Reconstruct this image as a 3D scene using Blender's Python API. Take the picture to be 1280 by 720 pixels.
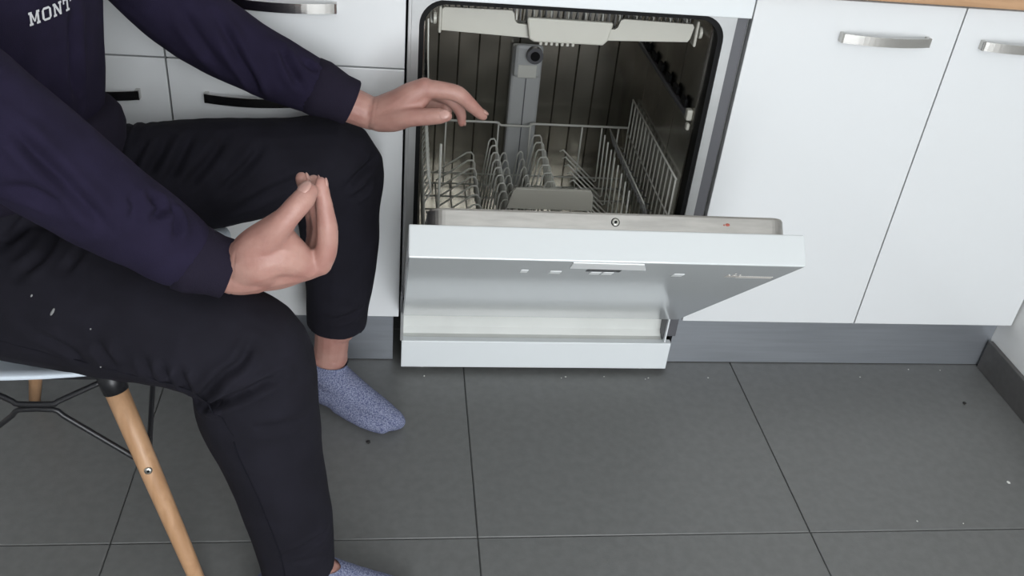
import bpy, bmesh, math, random
import numpy as np
from mathutils import Vector, Matrix, noise
from mathutils.bvhtree import BVHTree

random.seed(7)
for o in list(bpy.data.objects):
    bpy.data.objects.remove(o)
S = bpy.context.scene
C = S.collection

# ------------------------------------------------------------------ camera
cam = bpy.data.cameras.new('camera')
cam.sensor_width = 36.0
cam.lens = 1135.9 / 1280 * 36.0
cam.clip_start = 0.02
camo = bpy.data.objects.new('camera', cam)
C.objects.link(camo)
camo.location = (-0.0167, -1.5635, 1.2614)
camo.rotation_euler = (0.9889, -0.0877, -0.0979)
S.camera = camo

# ------------------------------------------------------------------ light
S.view_settings.view_transform = 'Standard'
S.view_settings.look = 'None'
S.view_settings.gamma = 1.0
S.view_settings.use_curve_mapping = False
S.view_settings.exposure = 0.28
w = bpy.data.worlds.new('world')
S.world = w
w.use_nodes = True
w.node_tree.nodes['Background'].inputs[0].default_value = (0.80, 0.88, 1.0, 1)
w.node_tree.nodes['Background'].inputs[1].default_value = 1.0

def area(name, loc, rot, sx, sy, power, col):
    l = bpy.data.lights.new(name, 'AREA')
    l.shape = 'RECTANGLE'; l.size = sx; l.size_y = sy; l.energy = power; l.color = col
    o = bpy.data.objects.new(name, l); C.objects.link(o)
    o.location = loc; o.rotation_euler = rot
    return o
# daylight entering by the glazed balcony door behind the camera
area('window_daylight', (0.62, -3.30, 1.24), (math.radians(90), 0, 0), 1.4, 2.25, 66.0, (0.95, 0.98, 1.0))

# ------------------------------------------------------------------ materials
def mat(name, col, rough=0.5, metal=0.0, coat=0.0, spec=0.5, sss=0.0, noise_scale=None, noise_amt=0.0,
        bump=0.0, bump_scale=200.0, stretch=(1, 1, 1), col2=None, rough_var=0.0, detail=4, coat_rough=0.05):
    m = bpy.data.materials.new(name); m.use_nodes = True
    nt = m.node_tree; b = nt.nodes['Principled BSDF']
    b.inputs['Base Color'].default_value = (*col, 1)
    b.inputs['Roughness'].default_value = rough
    b.inputs['Metallic'].default_value = metal
    b.inputs['Specular IOR Level'].default_value = spec
    b.inputs['Coat Weight'].default_value = coat
    b.inputs['Coat Roughness'].default_value = coat_rough
    if sss:
        b.inputs['Subsurface Weight'].default_value = sss
        b.inputs['Subsurface Radius'].default_value = (0.012, 0.005, 0.003)
        b.inputs['Subsurface Scale'].default_value = 0.6
    tc = nt.nodes.new('ShaderNodeTexCoord'); mp = nt.nodes.new('ShaderNodeMapping')
    mp.inputs['Scale'].default_value = stretch
    nt.links.new(tc.outputs['Object'], mp.inputs['Vector'])
    if noise_scale:
        n = nt.nodes.new('ShaderNodeTexNoise'); n.inputs['Scale'].default_value = noise_scale
        n.inputs['Detail'].default_value = detail
        nt.links.new(mp.outputs[0], n.inputs['Vector'])
        r = nt.nodes.new('ShaderNodeValToRGB')
        c2 = col2 if col2 else tuple(max(0, c * (1 - noise_amt)) for c in col)
        r.color_ramp.elements[0].position = 0.35; r.color_ramp.elements[1].position = 0.65
        r.color_ramp.elements[0].color = (*c2, 1); r.color_ramp.elements[1].color = (*col, 1)
        nt.links.new(n.outputs['Fac'], r.inputs['Fac'])
        nt.links.new(r.outputs['Color'], b.inputs['Base Color'])
        if rough_var:
            mr = nt.nodes.new('ShaderNodeMapRange')
            mr.inputs['To Min'].default_value = rough - rough_var; mr.inputs['To Max'].default_value = rough + rough_var
            nt.links.new(n.outputs['Fac'], mr.inputs['Value'])
            nt.links.new(mr.outputs[0], b.inputs['Roughness'])
    if bump:
        n2 = nt.nodes.new('ShaderNodeTexNoise'); n2.inputs['Scale'].default_value = bump_scale
        n2.inputs['Detail'].default_value = 3
        nt.links.new(mp.outputs[0], n2.inputs['Vector'])
        bp = nt.nodes.new('ShaderNodeBump'); bp.inputs['Strength'].default_value = bump
        bp.inputs['Distance'].default_value = 0.002
        nt.links.new(n2.outputs['Fac'], bp.inputs['Height'])
        nt.links.new(bp.outputs[0], b.inputs['Normal'])
    return m

def oak(name, c1, c2, axis_stretch, rough=0.45, sc=9.0):
    m = bpy.data.materials.new(name); m.use_nodes = True
    nt = m.node_tree; b = nt.nodes['Principled BSDF']; b.inputs['Roughness'].default_value = rough
    tc = nt.nodes.new('ShaderNodeTexCoord'); mp = nt.nodes.new('ShaderNodeMapping')
    mp.inputs['Scale'].default_value = axis_stretch
    nt.links.new(tc.outputs['Object'], mp.inputs[0])
    n = nt.nodes.new('ShaderNodeTexNoise'); n.inputs['Scale'].default_value = sc; n.inputs['Detail'].default_value = 8
    n.inputs['Distortion'].default_value = 0.6
    nt.links.new(mp.outputs[0], n.inputs['Vector'])
    r = nt.nodes.new('ShaderNodeValToRGB')
    r.color_ramp.elements[0].position = .36; r.color_ramp.elements[0].color = (*c2, 1)
    r.color_ramp.elements[1].position = .62; r.color_ramp.elements[1].color = (*c1, 1)
    nt.links.new(n.outputs['Fac'], r.inputs[0]); nt.links.new(r.outputs[0], b.inputs['Base Color'])
    return m

M = {}
M['white_gloss'] = mat('white_gloss_lacquer', (0.725, 0.738, 0.745), 0.22, coat=0.3)
M['white_matt'] = mat('white_paint', (0.80, 0.80, 0.79), 0.6, bump=0.05, bump_scale=60)
M['ceiling'] = mat('ceiling_paint', (0.82, 0.82, 0.81), 0.7)
M['carcass'] = mat('carcass_board', (0.62, 0.62, 0.62), 0.5)
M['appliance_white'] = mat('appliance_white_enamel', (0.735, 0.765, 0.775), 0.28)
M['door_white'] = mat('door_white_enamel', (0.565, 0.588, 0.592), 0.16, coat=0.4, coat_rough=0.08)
M['recess'] = mat('cream_painted_recess', (0.70, 0.71, 0.68), 0.3, noise_scale=14, noise_amt=.06)
M['frame_steel'] = mat('satin_steel', (0.47, 0.475, 0.475), 0.48, metal=.6, noise_scale=18, noise_amt=.1, stretch=(1, 6, 1))
M['steel'] = mat('brushed_steel', (0.47, 0.455, 0.43), 0.40, metal=1, noise_scale=18, noise_amt=.16, stretch=(1, 6, 6), bump=.05, bump_scale=90)
M['tub'] = mat('tub_steel', (0.52, 0.50, 0.45), 0.22, metal=1, noise_scale=8, noise_amt=.3, rough_var=.08)
M['chrome'] = mat('handle_nickel', (0.56, 0.545, 0.52), 0.17, metal=1)
M['alu'] = mat('brushed_aluminium', (0.47, 0.495, 0.535), 0.44, metal=.85, noise_scale=10, noise_amt=.07, stretch=(.6, 5, 14), bump=.03, bump_scale=60, rough_var=.06)
M['rubber'] = mat('black_rubber', (0.006, 0.006, 0.0065), 0.7, spec=.2)
M['dark_plastic'] = mat('dark_grey_plastic', (0.10, 0.10, 0.11), 0.45)
M['black_gap'] = mat('black_plastic', (0.02, 0.02, 0.022), 0.6)
M['grey_plastic'] = mat('grey_plastic', (0.44, 0.45, 0.45), 0.4)
M['cream'] = mat('cream_plastic', (0.485, 0.475, 0.42), 0.36)
M['wire'] = mat('grey_coated_wire', (0.60, 0.60, 0.555), 0.42)
M['wire_dark'] = mat('dark_grey_coated_wire', (0.20, 0.20, 0.20), 0.42)
M['indicator'] = mat('white_button_print', (0.86, 0.87, 0.87), 0.3)
M['print'] = mat('pale_print', (0.66, 0.62, 0.58), 0.4)
M['display'] = mat('dark_display', (0.03, 0.03, 0.035), 0.15)
M['red'] = mat('rust_red', (0.30, 0.06, 0.04), 0.5)
M['tile'] = mat('dark_grey_stoneware', (0.158, 0.160, 0.156), 0.42, noise_scale=55, noise_amt=.13, bump=.10, bump_scale=420, detail=10, rough_var=.06)
M['grout'] = mat('dark_grout', (0.075, 0.076, 0.075), 0.9)
M['skirting'] = mat('dark_skirting_tile', (0.095, 0.092, 0.09), 0.4, noise_scale=60, noise_amt=.15)
M['worktop'] = oak('oak_worktop', (0.50, 0.30, 0.165), (0.38, 0.215, 0.11), (.6, 8, 8))
M['beech'] = oak('beech_leg', (0.50, 0.295, 0.165), (0.41, 0.230, 0.120), (14, 14, 1.2), sc=5)
M['black_metal'] = mat('black_metal', (0.012, 0.012, 0.014), 0.38)
M['screw'] = mat('zinc_screw', (0.55, 0.54, 0.50), 0.3, metal=1)
M['shell'] = mat('pale_blue_shell', (0.62, 0.68, 0.75), 0.45)
M['sweat'] = mat('navy_sweatshirt_cotton', (0.0155, 0.0122, 0.0300), 0.95, spec=.15, noise_scale=24, noise_amt=.22, bump=.25, bump_scale=900)
M['rib'] = mat('navy_ribbed_cuff', (0.0138, 0.0112, 0.0215), 0.95, spec=.15, bump=.4, bump_scale=600)
M['denim'] = mat('dark_navy_twill', (0.0118, 0.0110, 0.0170), 0.9, spec=.18, noise_scale=18, noise_amt=.25, bump=.25, bump_scale=1100)
M['seam'] = mat('dark_thread', (0.008, 0.008, 0.012), 0.9, spec=.1)
M['lint'] = mat('grey_lint', (0.22, 0.22, 0.22), 0.9)
M['print_white'] = mat('white_shirt_print', (0.62, 0.62, 0.64), 0.8)
M['skin'] = mat('skin', (0.425, 0.240, 0.198), 0.50, sss=.10, noise_scale=28, col2=(0.35, 0.172, 0.142), bump=.22, bump_scale=260)
M['nail'] = mat('fingernail', (0.47, 0.275, 0.235), 0.35)
M['sock'] = mat('blue_melange_knit', (0.27, 0.29, 0.39), 0.95, spec=.1, noise_scale=430, col2=(0.075, 0.085, 0.17), bump=.5, bump_scale=500, detail=2)
M['hair'] = mat('dark_brown_hair', (0.03, 0.02, 0.014), 0.6, bump=.6, bump_scale=120, stretch=(1, 1, .2))
M['eye'] = mat('eye_white', (0.75, 0.74, 0.72), 0.2)
M['iris'] = mat('dark_iris', (0.03, 0.02, 0.015), 0.15)
M['crumb_w'] = mat('pale_crumb', (0.75, 0.74, 0.70), 0.7)
M['crumb_d'] = mat('dark_crumb', (0.015, 0.013, 0.012), 0.7)
M['glass'] = mat('window_glass', (0.9, 0.95, 1.0), 0.02)
M['glass'].node_tree.nodes['Principled BSDF'].inputs['Transmission Weight'].default_value = 1.0

# ------------------------------------------------------------------ mesh helpers
def link_mesh(name, bm, m, parent=None, smooth=False):
    me = bpy.data.meshes.new(name); bm.to_mesh(me); bm.free()
    me.materials.append(M[m] if isinstance(m, str) else m)
    if smooth:
        me.polygons.foreach_set('use_smooth', [True] * len(me.polygons))
    o = bpy.data.objects.new(name, me); C.objects.link(o)
    if parent: o.parent = parent
    return o

def tag(o, label, cat, group=None):
    o['label'] = label; o['category'] = cat
    if group: o['group'] = group
    return o

def thing(name, label, cat, group=None, loc=(0, 0, 0)):
    o = bpy.data.objects.new(name, None); C.objects.link(o)
    o.location = loc; o.empty_display_size = .05
    return tag(o, label, cat, group)

def struct(o):
    o['kind'] = 'structure'; return o

def add_box(bm, x0, x1, y0, y1, z0, z1, bev=0.0, seg=2):
    r = bmesh.ops.create_cube(bm, size=1.0)
    vs = r['verts']
    for v in vs:
        v.co = Vector((x0 + (v.co.x + .5) * (x1 - x0), y0 + (v.co.y + .5) * (y1 - y0), z0 + (v.co.z + .5) * (z1 - z0)))
    if bev > 0:
        es = list({e for v in vs for e in v.link_edges})
        bmesh.ops.bevel(bm, geom=es, offset=bev, segments=seg, profile=.5, affect='EDGES')

def box(name, m, parent, x0, x1, y0, y1, z0, z1, bev=0.0, seg=2):
    bm = bmesh.new(); add_box(bm, x0, x1, y0, y1, z0, z1, bev, seg)
    return link_mesh(name, bm, m, parent)

def catmull(pts, n):
    """pts: list of tuples (any dim); returns n samples per span"""
    P = [np.array(p, float) for p in pts]
    P = [2 * P[0] - P[1]] + P + [2 * P[-1] - P[-2]]
    out = []
    for i in range(1, len(P) - 2):
        for k in range(n):
            t = k / n
            a, b, c, d = P[i - 1], P[i], P[i + 1], P[i + 2]
            out.append(.5 * (2 * b + (c - a) * t + (2 * a - 5 * b + 4 * c - d) * t * t + (3 * b - a - 3 * c + d) * t ** 3))
    out.append(P[-2])
    return out

def add_tube(bm, pts, sides=12, sub=1, cap='round', squash=None):
    """pts: (x,y,z,r); squash=(vector, factor): flatten rings along a direction"""
    s = catmull(pts, sub) if sub > 1 and len(pts) > 2 else [np.array(p, float) for p in pts]
    pos = [Vector(p[:3]) for p in s]; rad = [float(p[3]) for p in s]
    n = len(pos)
    tan = [(pos[min(i + 1, n - 1)] - pos[max(i - 1, 0)]).normalized() for i in range(n)]
    ref = Vector((0, 0, 1)) if abs(tan[0].z) < .9 else Vector((1, 0, 0))
    u = tan[0].cross(ref).normalized()
    rings = []
    def ring(c, t, u, r):
        v = t.cross(u).normalized(); out = []
        for k in range(sides):
            a = 2 * math.pi * k / sides
            d = (u * math.cos(a) + v * math.sin(a)) * r
            if squash:
                ax = Vector(squash[0]); d -= ax * (d.dot(ax)) * (1 - squash[1])
            out.append(bm.verts.new(c + d))
        return out
    us = []
    for i in range(n):
        u = (u - tan[i] * u.dot(tan[i])).normalized(); us.append(u)
    seq = []
    if cap == 'round':
        for a in (75, 50, 25):
            seq.append((pos[0] - tan[0] * rad[0] * math.sin(math.radians(a)), tan[0], us[0], rad[0] * math.cos(math.radians(a))))
    for i in range(n): seq.append((pos[i], tan[i], us[i], rad[i]))
    if cap == 'round':
        for a in (25, 50, 75):
            seq.append((pos[-1] + tan[-1] * rad[-1] * math.sin(math.radians(a)), tan[-1], us[-1], rad[-1] * math.cos(math.radians(a))))
    for q in seq: rings.append(ring(*q))
    for i in range(len(rings) - 1):
        for k in range(sides):
            bm.faces.new((rings[i][k], rings[i][(k + 1) % sides], rings[i + 1][(k + 1) % sides], rings[i + 1][k]))
    bm.faces.new(list(reversed(rings[0]))); bm.faces.new(rings[-1])

def tube(name, m, parent, pts, sides=8, sub=1, cap='flat', smooth=True):
    bm = bmesh.new(); add_tube(bm, pts, sides, sub, cap)
    bmesh.ops.recalc_face_normals(bm, faces=bm.faces)
    o = link_mesh(name, bm, m, parent, smooth)
    return o

def add_loft(bm, rings):
    R = [[bm.verts.new(p) for p in r] for r in rings]
    k = len(R[0])
    for i in range(len(R) - 1):
        for j in range(k):
            bm.faces.new((R[i][j], R[i][(j + 1) % k], R[i + 1][(j + 1) % k], R[i + 1][j]))
    bm.faces.new(list(reversed(R[0]))); bm.faces.new(R[-1])

def ell(cx, cy, z, a, b, ang=0.0, n=32, pw=2.3, tilt=0.0):
    """ring in plan: half width a across (y), half depth b along x, turned by ang"""
    out = []
    for k in range(n):
        t = 2 * math.pi * k / n
        c, s = math.cos(t), math.sin(t)
        x = b * math.copysign(abs(c) ** (2 / pw), c); y = a * math.copysign(abs(s) ** (2 / pw), s)
        X = x * math.cos(ang) - y * math.sin(ang); Y = x * math.sin(ang) + y * math.cos(ang)
        out.append((cx + X, cy + Y, z + tilt * x))
    return out

def add_prism(bm, outline, y0, y1):
    """outline in (x,z), extruded along y"""
    a = [bm.verts.new((x, y0, z)) for x, z in outline]; b = [bm.verts.new((x, y1, z)) for x, z in outline]
    n = len(a)
    bm.faces.new(a); bm.faces.new(list(reversed(b)))
    for i in range(n):
        bm.faces.new((a[i], b[i], b[(i + 1) % n], a[(i + 1) % n]))

def rrect(x0, x1, z0, z1, r, n=6):
    out = []
    for cx, cz, a0 in ((x1 - r, z1 - r, 0), (x0 + r, z1 - r, 90), (x0 + r, z0 + r, 180), (x1 - r, z0 + r, 270)):
        for k in range(n + 1):
            a = math.radians(a0 + 90 * k / n); out.append((cx + r * math.cos(a), cz + r * math.sin(a)))
    return out

def prism(name, m, parent, outline, y0, y1, bev=0.0):
    bm = bmesh.new(); add_prism(bm, outline, y0, y1)
    bmesh.ops.recalc_face_normals(bm, faces=bm.faces)
    if bev:
        bmesh.ops.bevel(bm, geom=[e for e in bm.edges if abs(e.verts[0].co.y - e.verts[1].co.y) < 1e-6], offset=bev, segments=2, profile=.5, affect='EDGES')
    return link_mesh(name, bm, m, parent)

def ring_plate(name, m, parent, outer, inner, y0, y1):
    """frame between two outlines of the same vertex count"""
    bm = bmesh.new(); n = len(outer)
    V = [[bm.verts.new((x, y, z)) for x, z in o] for y in (y0, y1) for o in (outer, inner)]
    of, inf, ob, inb = V
    for i in range(n):
        j = (i + 1) % n
        bm.faces.new((of[i], of[j], inf[j], inf[i])); bm.faces.new((ob[j], ob[i], inb[i], inb[j]))
        bm.faces.new((of[j], of[i], ob[i], ob[j])); bm.faces.new((inf[i], inf[j], inb[j], inb[i]))
    bmesh.ops.recalc_face_normals(bm, faces=bm.faces)
    return link_mesh(name, bm, m, parent)

def remeshed(bm, voxel, smooth_it, smooth_f=0.5):
    """one continuous surface out of overlapping closed shells; returns mesh datablock"""
    bmesh.ops.recalc_face_normals(bm, faces=bm.faces)
    me = bpy.data.meshes.new('tmp'); bm.to_mesh(me); bm.free()
    o = bpy.data.objects.new('tmp', me); C.objects.link(o)
    r = o.modifiers.new('r', 'REMESH'); r.mode = 'VOXEL'; r.voxel_size = voxel; r.adaptivity = 0; r.use_smooth_shade = True
    if smooth_it:
        s = o.modifiers.new('s', 'SMOOTH'); s.factor = smooth_f; s.iterations = smooth_it
    dg = bpy.context.evaluated_depsgraph_get(); dg.update()
    res = bpy.data.meshes.new_from_object(o.evaluated_get(dg))
    bpy.data.objects.remove(o); bpy.data.meshes.remove(me)
    res.materials.clear()
    return res

def displace(me, fn):
    """fn(co Nx3, no Nx3) -> amount along the normal"""
    n = len(me.vertices); co = np.empty(n * 3); no = np.empty(n * 3)
    me.vertices.foreach_get('co', co); me.vertices.foreach_get('normal', no)
    co = co.reshape(-1, 3); no = no.reshape(-1, 3)
    co = co + no * fn(co, no)[:, None]
    me.vertices.foreach_set('co', co.ravel()); me.update()

def seg_dist(co, a, b):
    a = np.array(a, float); b = np.array(b, float); d = b - a
    t = np.clip(((co - a) @ d) / (d @ d), 0, 1)
    return np.linalg.norm(co - (a + t[:, None] * d), axis=1), t

def fold(co, pts, w, depth, bvh):
    """crease with a raised lip along a polyline laid on the surface"""
    line = [np.array(bvh.find_nearest(Vector(p))[0]) for p in (catmull(pts, 6) if len(pts) > 2 else pts)]
    best = np.full(len(co), 9.0); n = len(line) - 1; env = np.ones(len(co))
    for i, (a, b) in enumerate(zip(line[:-1], line[1:])):
        if np.linalg.norm(b - a) < 1e-6: continue
        d, s = seg_dist(co, a, b)
        u = (i + s) / n; m = d < best
        env = np.where(m, np.clip(np.minimum(u, 1 - u) * 5, .25, 1), env); best = np.minimum(best, d)
    return env * depth * (-np.exp(-(best / w) ** 2) + .6 * np.exp(-((best - 2.0 * w) / (1.1 * w)) ** 2))

def mesh_bvh(me):
    return BVHTree.FromPolygons([v.co for v in me.vertices], [p.vertices for p in me.polygons])

def soft_noise(co, scale, seed=0.0):
    return np.array([noise.noise(Vector((c[0] * scale[0] + seed, c[1] * scale[1] + seed, c[2] * scale[2]))) for c in co])

def mesh_obj(name, me, m, parent):
    me.name = name; me.materials.append(M[m])
    me.polygons.foreach_set('use_smooth', [True] * len(me.polygons))
    o = bpy.data.objects.new(name, me); C.objects.link(o); o.parent = parent
    return o

# ------------------------------------------------------------------ room shell
XR = 1.395; XL = -2.35; YB = 0.62; YF = -3.40; ZC = 2.50
floor = struct(box('floor', 'grout', None, XL, XR, YF, YB, -.06, -.0035))
floor['label'] = 'dark grey stoneware tiled kitchen floor'
P = 0.6243
bmt = bmesh.new(); add_box(bmt, -P / 2 + .0010, P / 2 - .0010, -P / 2 + .0010, P / 2 - .0010, -.009, 0, .0012, 1)
tile_me = bpy.data.meshes.new('floor_tile'); bmt.to_mesh(tile_me); bmt.free(); tile_me.materials.append(M['tile'])
for i in range(-4, 3):
    for j in range(-5, 2):
        xa, xb = .1408 + i * P, .1408 + (i + 1) * P
        ya, yb = -.4661 + j * P, -.4661 + (j + 1) * P
        cx0, cx1, cy0, cy1 = max(xa, XL), min(xb, XR), max(ya, YF), min(yb, YB)
        if cx1 - cx0 < .03 or cy1 - cy0 < .03: continue
        if (cx0, cx1, cy0, cy1) == (xa, xb, ya, yb):
            o = bpy.data.objects.new('floor_tile', tile_me); C.objects.link(o); o.parent = floor
            o.location = ((xa + xb) / 2, (ya + yb) / 2, 0)
        else:
            box('floor_tile', 'tile', floor, cx0 + .0010, cx1 - .0010, cy0 + .0010, cy1 - .0010, -.009, 0, .0012, 1)

struct(box('wall_back', 'white_matt', None, XL, XR, YB, YB + .1, -.06, ZC))
struct(box('wall_right', 'white_matt', None, XR, XR + .1, YF, YB + .1, -.06, ZC))
struct(box('wall_left', 'white_matt', None, XL - .1, XL, YF, YB + .1, -.06, ZC))
struct(box('ceiling', 'ceiling', None, XL - .1, XR + .1, YF - .1, YB + .1, ZC, ZC + .1))
bm = bmesh.new()
wx0, wx1, wz0, wz1 = -.15, 1.36, .06, 2.42
for a in ((XL, wx0, -.06, ZC), (wx1, XR, -.06, ZC), (wx0, wx1, -.06, wz0), (wx0, wx1, wz1, ZC)):
    add_box(bm, a[0], a[1], YF - .1, YF, a[2], a[3])
struct(link_mesh('wall_front', bm, 'white_matt'))
win = struct(thing('window_1', 'glazed white framed balcony door in the wall facing the cabinets', 'window'))
del win['category']
bm = bmesh.new()
for a in ((wx0, wx0 + .06, wz0, wz1), (wx1 - .06, wx1, wz0, wz1), (wx0 + .06, wx1 - .06, wz0, wz0 + .06), (wx0 + .06, wx1 - .06, wz1 - .06, wz1), (.575, .635, wz0 + .06, wz1 - .06)):
    add_box(bm, a[0], a[1], YF - .08, YF - .02, a[2], a[3])
link_mesh('window_frame', bm, 'white_gloss', win)
for a in ((wx0 + .06, .575), (.635, wx1 - .06)):
    box('pane', 'glass', win, a[0], a[1], YF - .055, YF - .045, wz0 + .06, wz1 - .06)

# skirting tiles along the right wall
bb = struct(box('baseboard_right', 'skirting', None, XR - .012, XR, -.4675, .036, 0.0, .078, .0012, 1))
box('skirting_tile', 'skirting', bb, XR - .012, XR, -.4675 - P, -.4705, 0.0, .078, .0012, 1)

# ------------------------------------------------------------------ handles
def handle_bm(L=.172, h=.0165, bow=.026, t=.0035, n=18):
    """bowed flat bar; x along, front at -y, centred"""
    bm = bmesh.new(); prof = []
    for k in range(n + 1):
        x = -L / 2 + L * k / n
        y = -(bow * .50 + bow * .50 * (1 - (2 * x / L) ** 2))
        prof.append((x, y))
    rows = []
    for x, y in prof:
        rows.append([bm.verts.new((x, y, h / 2)), bm.verts.new((x, y, -h / 2)), bm.verts.new((x, y + t, -h / 2)), bm.verts.new((x, y + t, h / 2))])
    for i in range(n):
        for j in range(4):
            bm.faces.new((rows[i][j], rows[i][(j + 1) % 4], rows[i + 1][(j + 1) % 4], rows[i + 1][j]))
    bm.faces.new(rows[0]); bm.faces.new(list(reversed(rows[-1])))
    for s in (-1, 1):   # feet back to the front
        xa = s * L / 2; xb = s * (L / 2 - .007)
        add_box(bm, min(xa, xb), max(xa, xb), -bow * .54, 0, -h / 2, h / 2)
    bmesh.ops.recalc_face_normals(bm, faces=bm.faces)
    return bm
hm = bpy.data.meshes.new('handle'); hb = handle_bm(); hb.to_mesh(hm); hb.free(); hm.materials.append(M['chrome'])
def add_handle(parent, x, z):
    o = bpy.data.objects.new('handle', hm); C.objects.link(o); o.parent = parent; o.location = (x, -.0002, z)
    o['label'] = 'bowed brushed nickel handle'
    return o

# ------------------------------------------------------------------ cabinets
ZB, ZT = .1469, .860
G = .0014
def front(name, parent, x0, x1, z0, z1):
    return box(name, 'white_gloss', parent, x0 + G, x1 - G, 0.0, .018, z0 + G, z1 - G, .0012, 2)
def carcass(parent, x0, x1):
    bm = bmesh.new()
    add_box(bm, x0, x0 + .016, .0195, .56, ZB, ZT); add_box(bm, x1 - .016, x1, .0195, .56, ZB, ZT)
    add_box(bm, x0 + .016, x1 - .016, .0195, .56, ZB, ZB + .016); add_box(bm, x0 + .016, x1 - .016, .0195, .56, ZT - .016, ZT)
    add_box(bm, x0 + .016, x1 - .016, .55, .56, ZB + .016, ZT - .016)
    link_mesh('body', bm, 'carcass', parent)

XS, XD = -.4115, 1.0076
cr = thing('base_cabinet', 'white gloss base cabinet with two tall doors between dishwasher and wall', 'cabinet', 'white gloss kitchen units')
carcass(cr, .610, XR - .004)
d = front('door', cr, .609, XD, ZB, ZT - .005); add_handle(d, .865, .790)
d = front('door', cr, XD, XR - .003, ZB, ZT - .005); add_handle(d, 1.141, .790)
cl = thing('base_cabinet', 'white gloss base cabinet with drawers over doors behind the seated person', 'cabinet', 'white gloss kitchen units')
XLL = XS - .4085
carcass(cl, XLL, -.004)
for a, b, hx in ((XLL, XS, -.546), (XS, -.003, -.265)):
    dr = front('drawer', cl, a, b, .6855, ZT - .005)
    add_handle(dr, -.206 if b > -.1 else -.615, .790)
    dd = front('door', cl, a, b, ZB, .6855); add_handle(dd, hx, .620)
c3 = thing('base_cabinet', 'white gloss base cabinet with one tall door beside the drawer unit', 'cabinet', 'white gloss kitchen units')
carcass(c3, XLL - .602, XLL - .003)
dd = front('door', c3, XLL - .602, XLL - .002, ZB, ZT - .005); add_handle(dd, XLL - .12, .790)

pl = box('plinth', 'alu', None, .612, XR - .001, .0433, .056, .002, ZB - .0005, .0006, 1)
tag(pl, 'brushed aluminium plinth board under the two tall white doors', 'plinth')
pl = box('plinth', 'alu', None, XLL - .602, -.015, .0433, .056, .002, ZB - .0005, .0006, 1)
tag(pl, 'brushed aluminium plinth board under the drawer cabinet, behind the blue sock', 'plinth')
wt = box('worktop', 'worktop', None, XLL - .602, XR - .001, -.024, YB - .001, ZT + .002, ZT + .040, .002, 2)
tag(wt, 'oak wood kitchen worktop running above the white cabinets', 'worktop')

# ------------------------------------------------------------------ dishwasher
dw = thing('dishwasher', 'white dishwasher with its door hanging half open and racks inside', 'dishwasher')
X0, X1 = .000, .585
hole = rrect(.019, .564, .170, .812, .045, 8)
outer = rrect(X0, X1 - .003, .155, .830, .0005, 8)
ring_plate('front_frame', 'frame_steel', dw, outer, hole, .0, .012)
# gasket
gi = rrect(.0275, .5555, .178, .8035, .040, 8)
ring_plate('gasket', 'rubber', dw, rrect(.0188, .5642, .1698, .8122, .045, 8), gi, .004, .030)
# outer casing
bm = bmesh.new()
add_box(bm, X0, X0 + .003, .0125, .565, .09, .83); add_box(bm, X1 - .006, X1 - .003, .0125, .565, .09, .83)
add_box(bm, X0 + .003, X1 - .006, .0125, .565, .827, .83); add_box(bm, X0 + .003, X1 - .006, .562, .565, .09, .827)
add_box(bm, X0 + .003, X1 - .006, .06, .562, .09, .093)
link_mesh('casing', bm, 'dark_plastic', dw)
tt = box('top_trim', 'appliance_white', dw, -.001, .6065, -.004, .30, .812, .8595, .0015, 2)
box('side_filler', 'dark_plastic', dw, X1 - .0015, .6060, .008, .030, .10, .8115, .002, 2)
box('side_lip', 'frame_steel', dw, X0 - .0005, X0 + .006, -.006, .0, .09, .8115, .001, 1)

# tub: five steel walls with vertical pressed ribs
tx0, tx1, ty0, ty1, tz0, tz1 = .030, .552, .030, .520, .195, .802
def ribbed_wall(name, axis, fixed, a0, a1, z0, z1, pitch, depth, inward):
    bm = bmesh.new(); pts = []; n = int(round((a1 - a0) / pitch))
    for k in range(n):
        s = a0 + (a1 - a0) * k / n; e = a0 + (a1 - a0) * (k + 1) / n; g = .004
        pts += [(s, 0), (s + g * .5, depth), (e - g * .5, depth)]
    pts.append((a1, 0))
    lo, hi, bk = [], [], []
    def mk(a, dd, z):
        f = fixed + inward * dd
        return (a, f, z) if axis == 'x' else (f, a, z)
    lo = [bm.verts.new(mk(a, dd, z0)) for a, dd in pts]; hi = [bm.verts.new(mk(a, dd, z1)) for a, dd in pts]
    lo2 = [bm.verts.new(mk(a, -.004, z0)) for a, dd in (pts[0], pts[-1])]; hi2 = [bm.verts.new(mk(a, -.004, z1)) for a, dd in (pts[0], pts[-1])]
    for i in range(len(pts) - 1): bm.faces.new((lo[i], lo[i + 1], hi[i + 1], hi[i]))
    bm.faces.new((lo2[1], lo2[0], hi2[0], hi2[1]))
    bm.faces.new([lo2[0]] + [lo2[1]] + list(reversed(lo))); bm.faces.new([hi2[1]] + [hi2[0]] + hi)
    bm.faces.new((lo2[0], lo[0], hi[0], hi2[0])); bm.faces.new((lo[-1], lo2[1], hi2[1], hi[-1]))
    bmesh.ops.recalc_face_normals(bm, faces=bm.faces)
    return link_mesh(name, bm, 'tub', dw)
ribbed_wall('tub_back', 'x', ty1, tx0, tx1, tz0, tz1, .0475, .0035, -1)
ribbed_wall('tub_side', 'y', tx0, ty0, ty1, tz0, tz1, .12, .002, 1)
ribbed_wall('tub_side', 'y', tx1, ty0, ty1, tz0, tz1, .12, .002, -1)
box('tub_roof', 'tub', dw, tx0, tx1, ty0, ty1, tz1, tz1 + .003)
bm = bmesh.new(); add_box(bm, tx0, tx1, ty0, ty1, tz0 - .004, tz0, 0)
link_mesh('tub_floor', bm, 'tub', dw)
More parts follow.
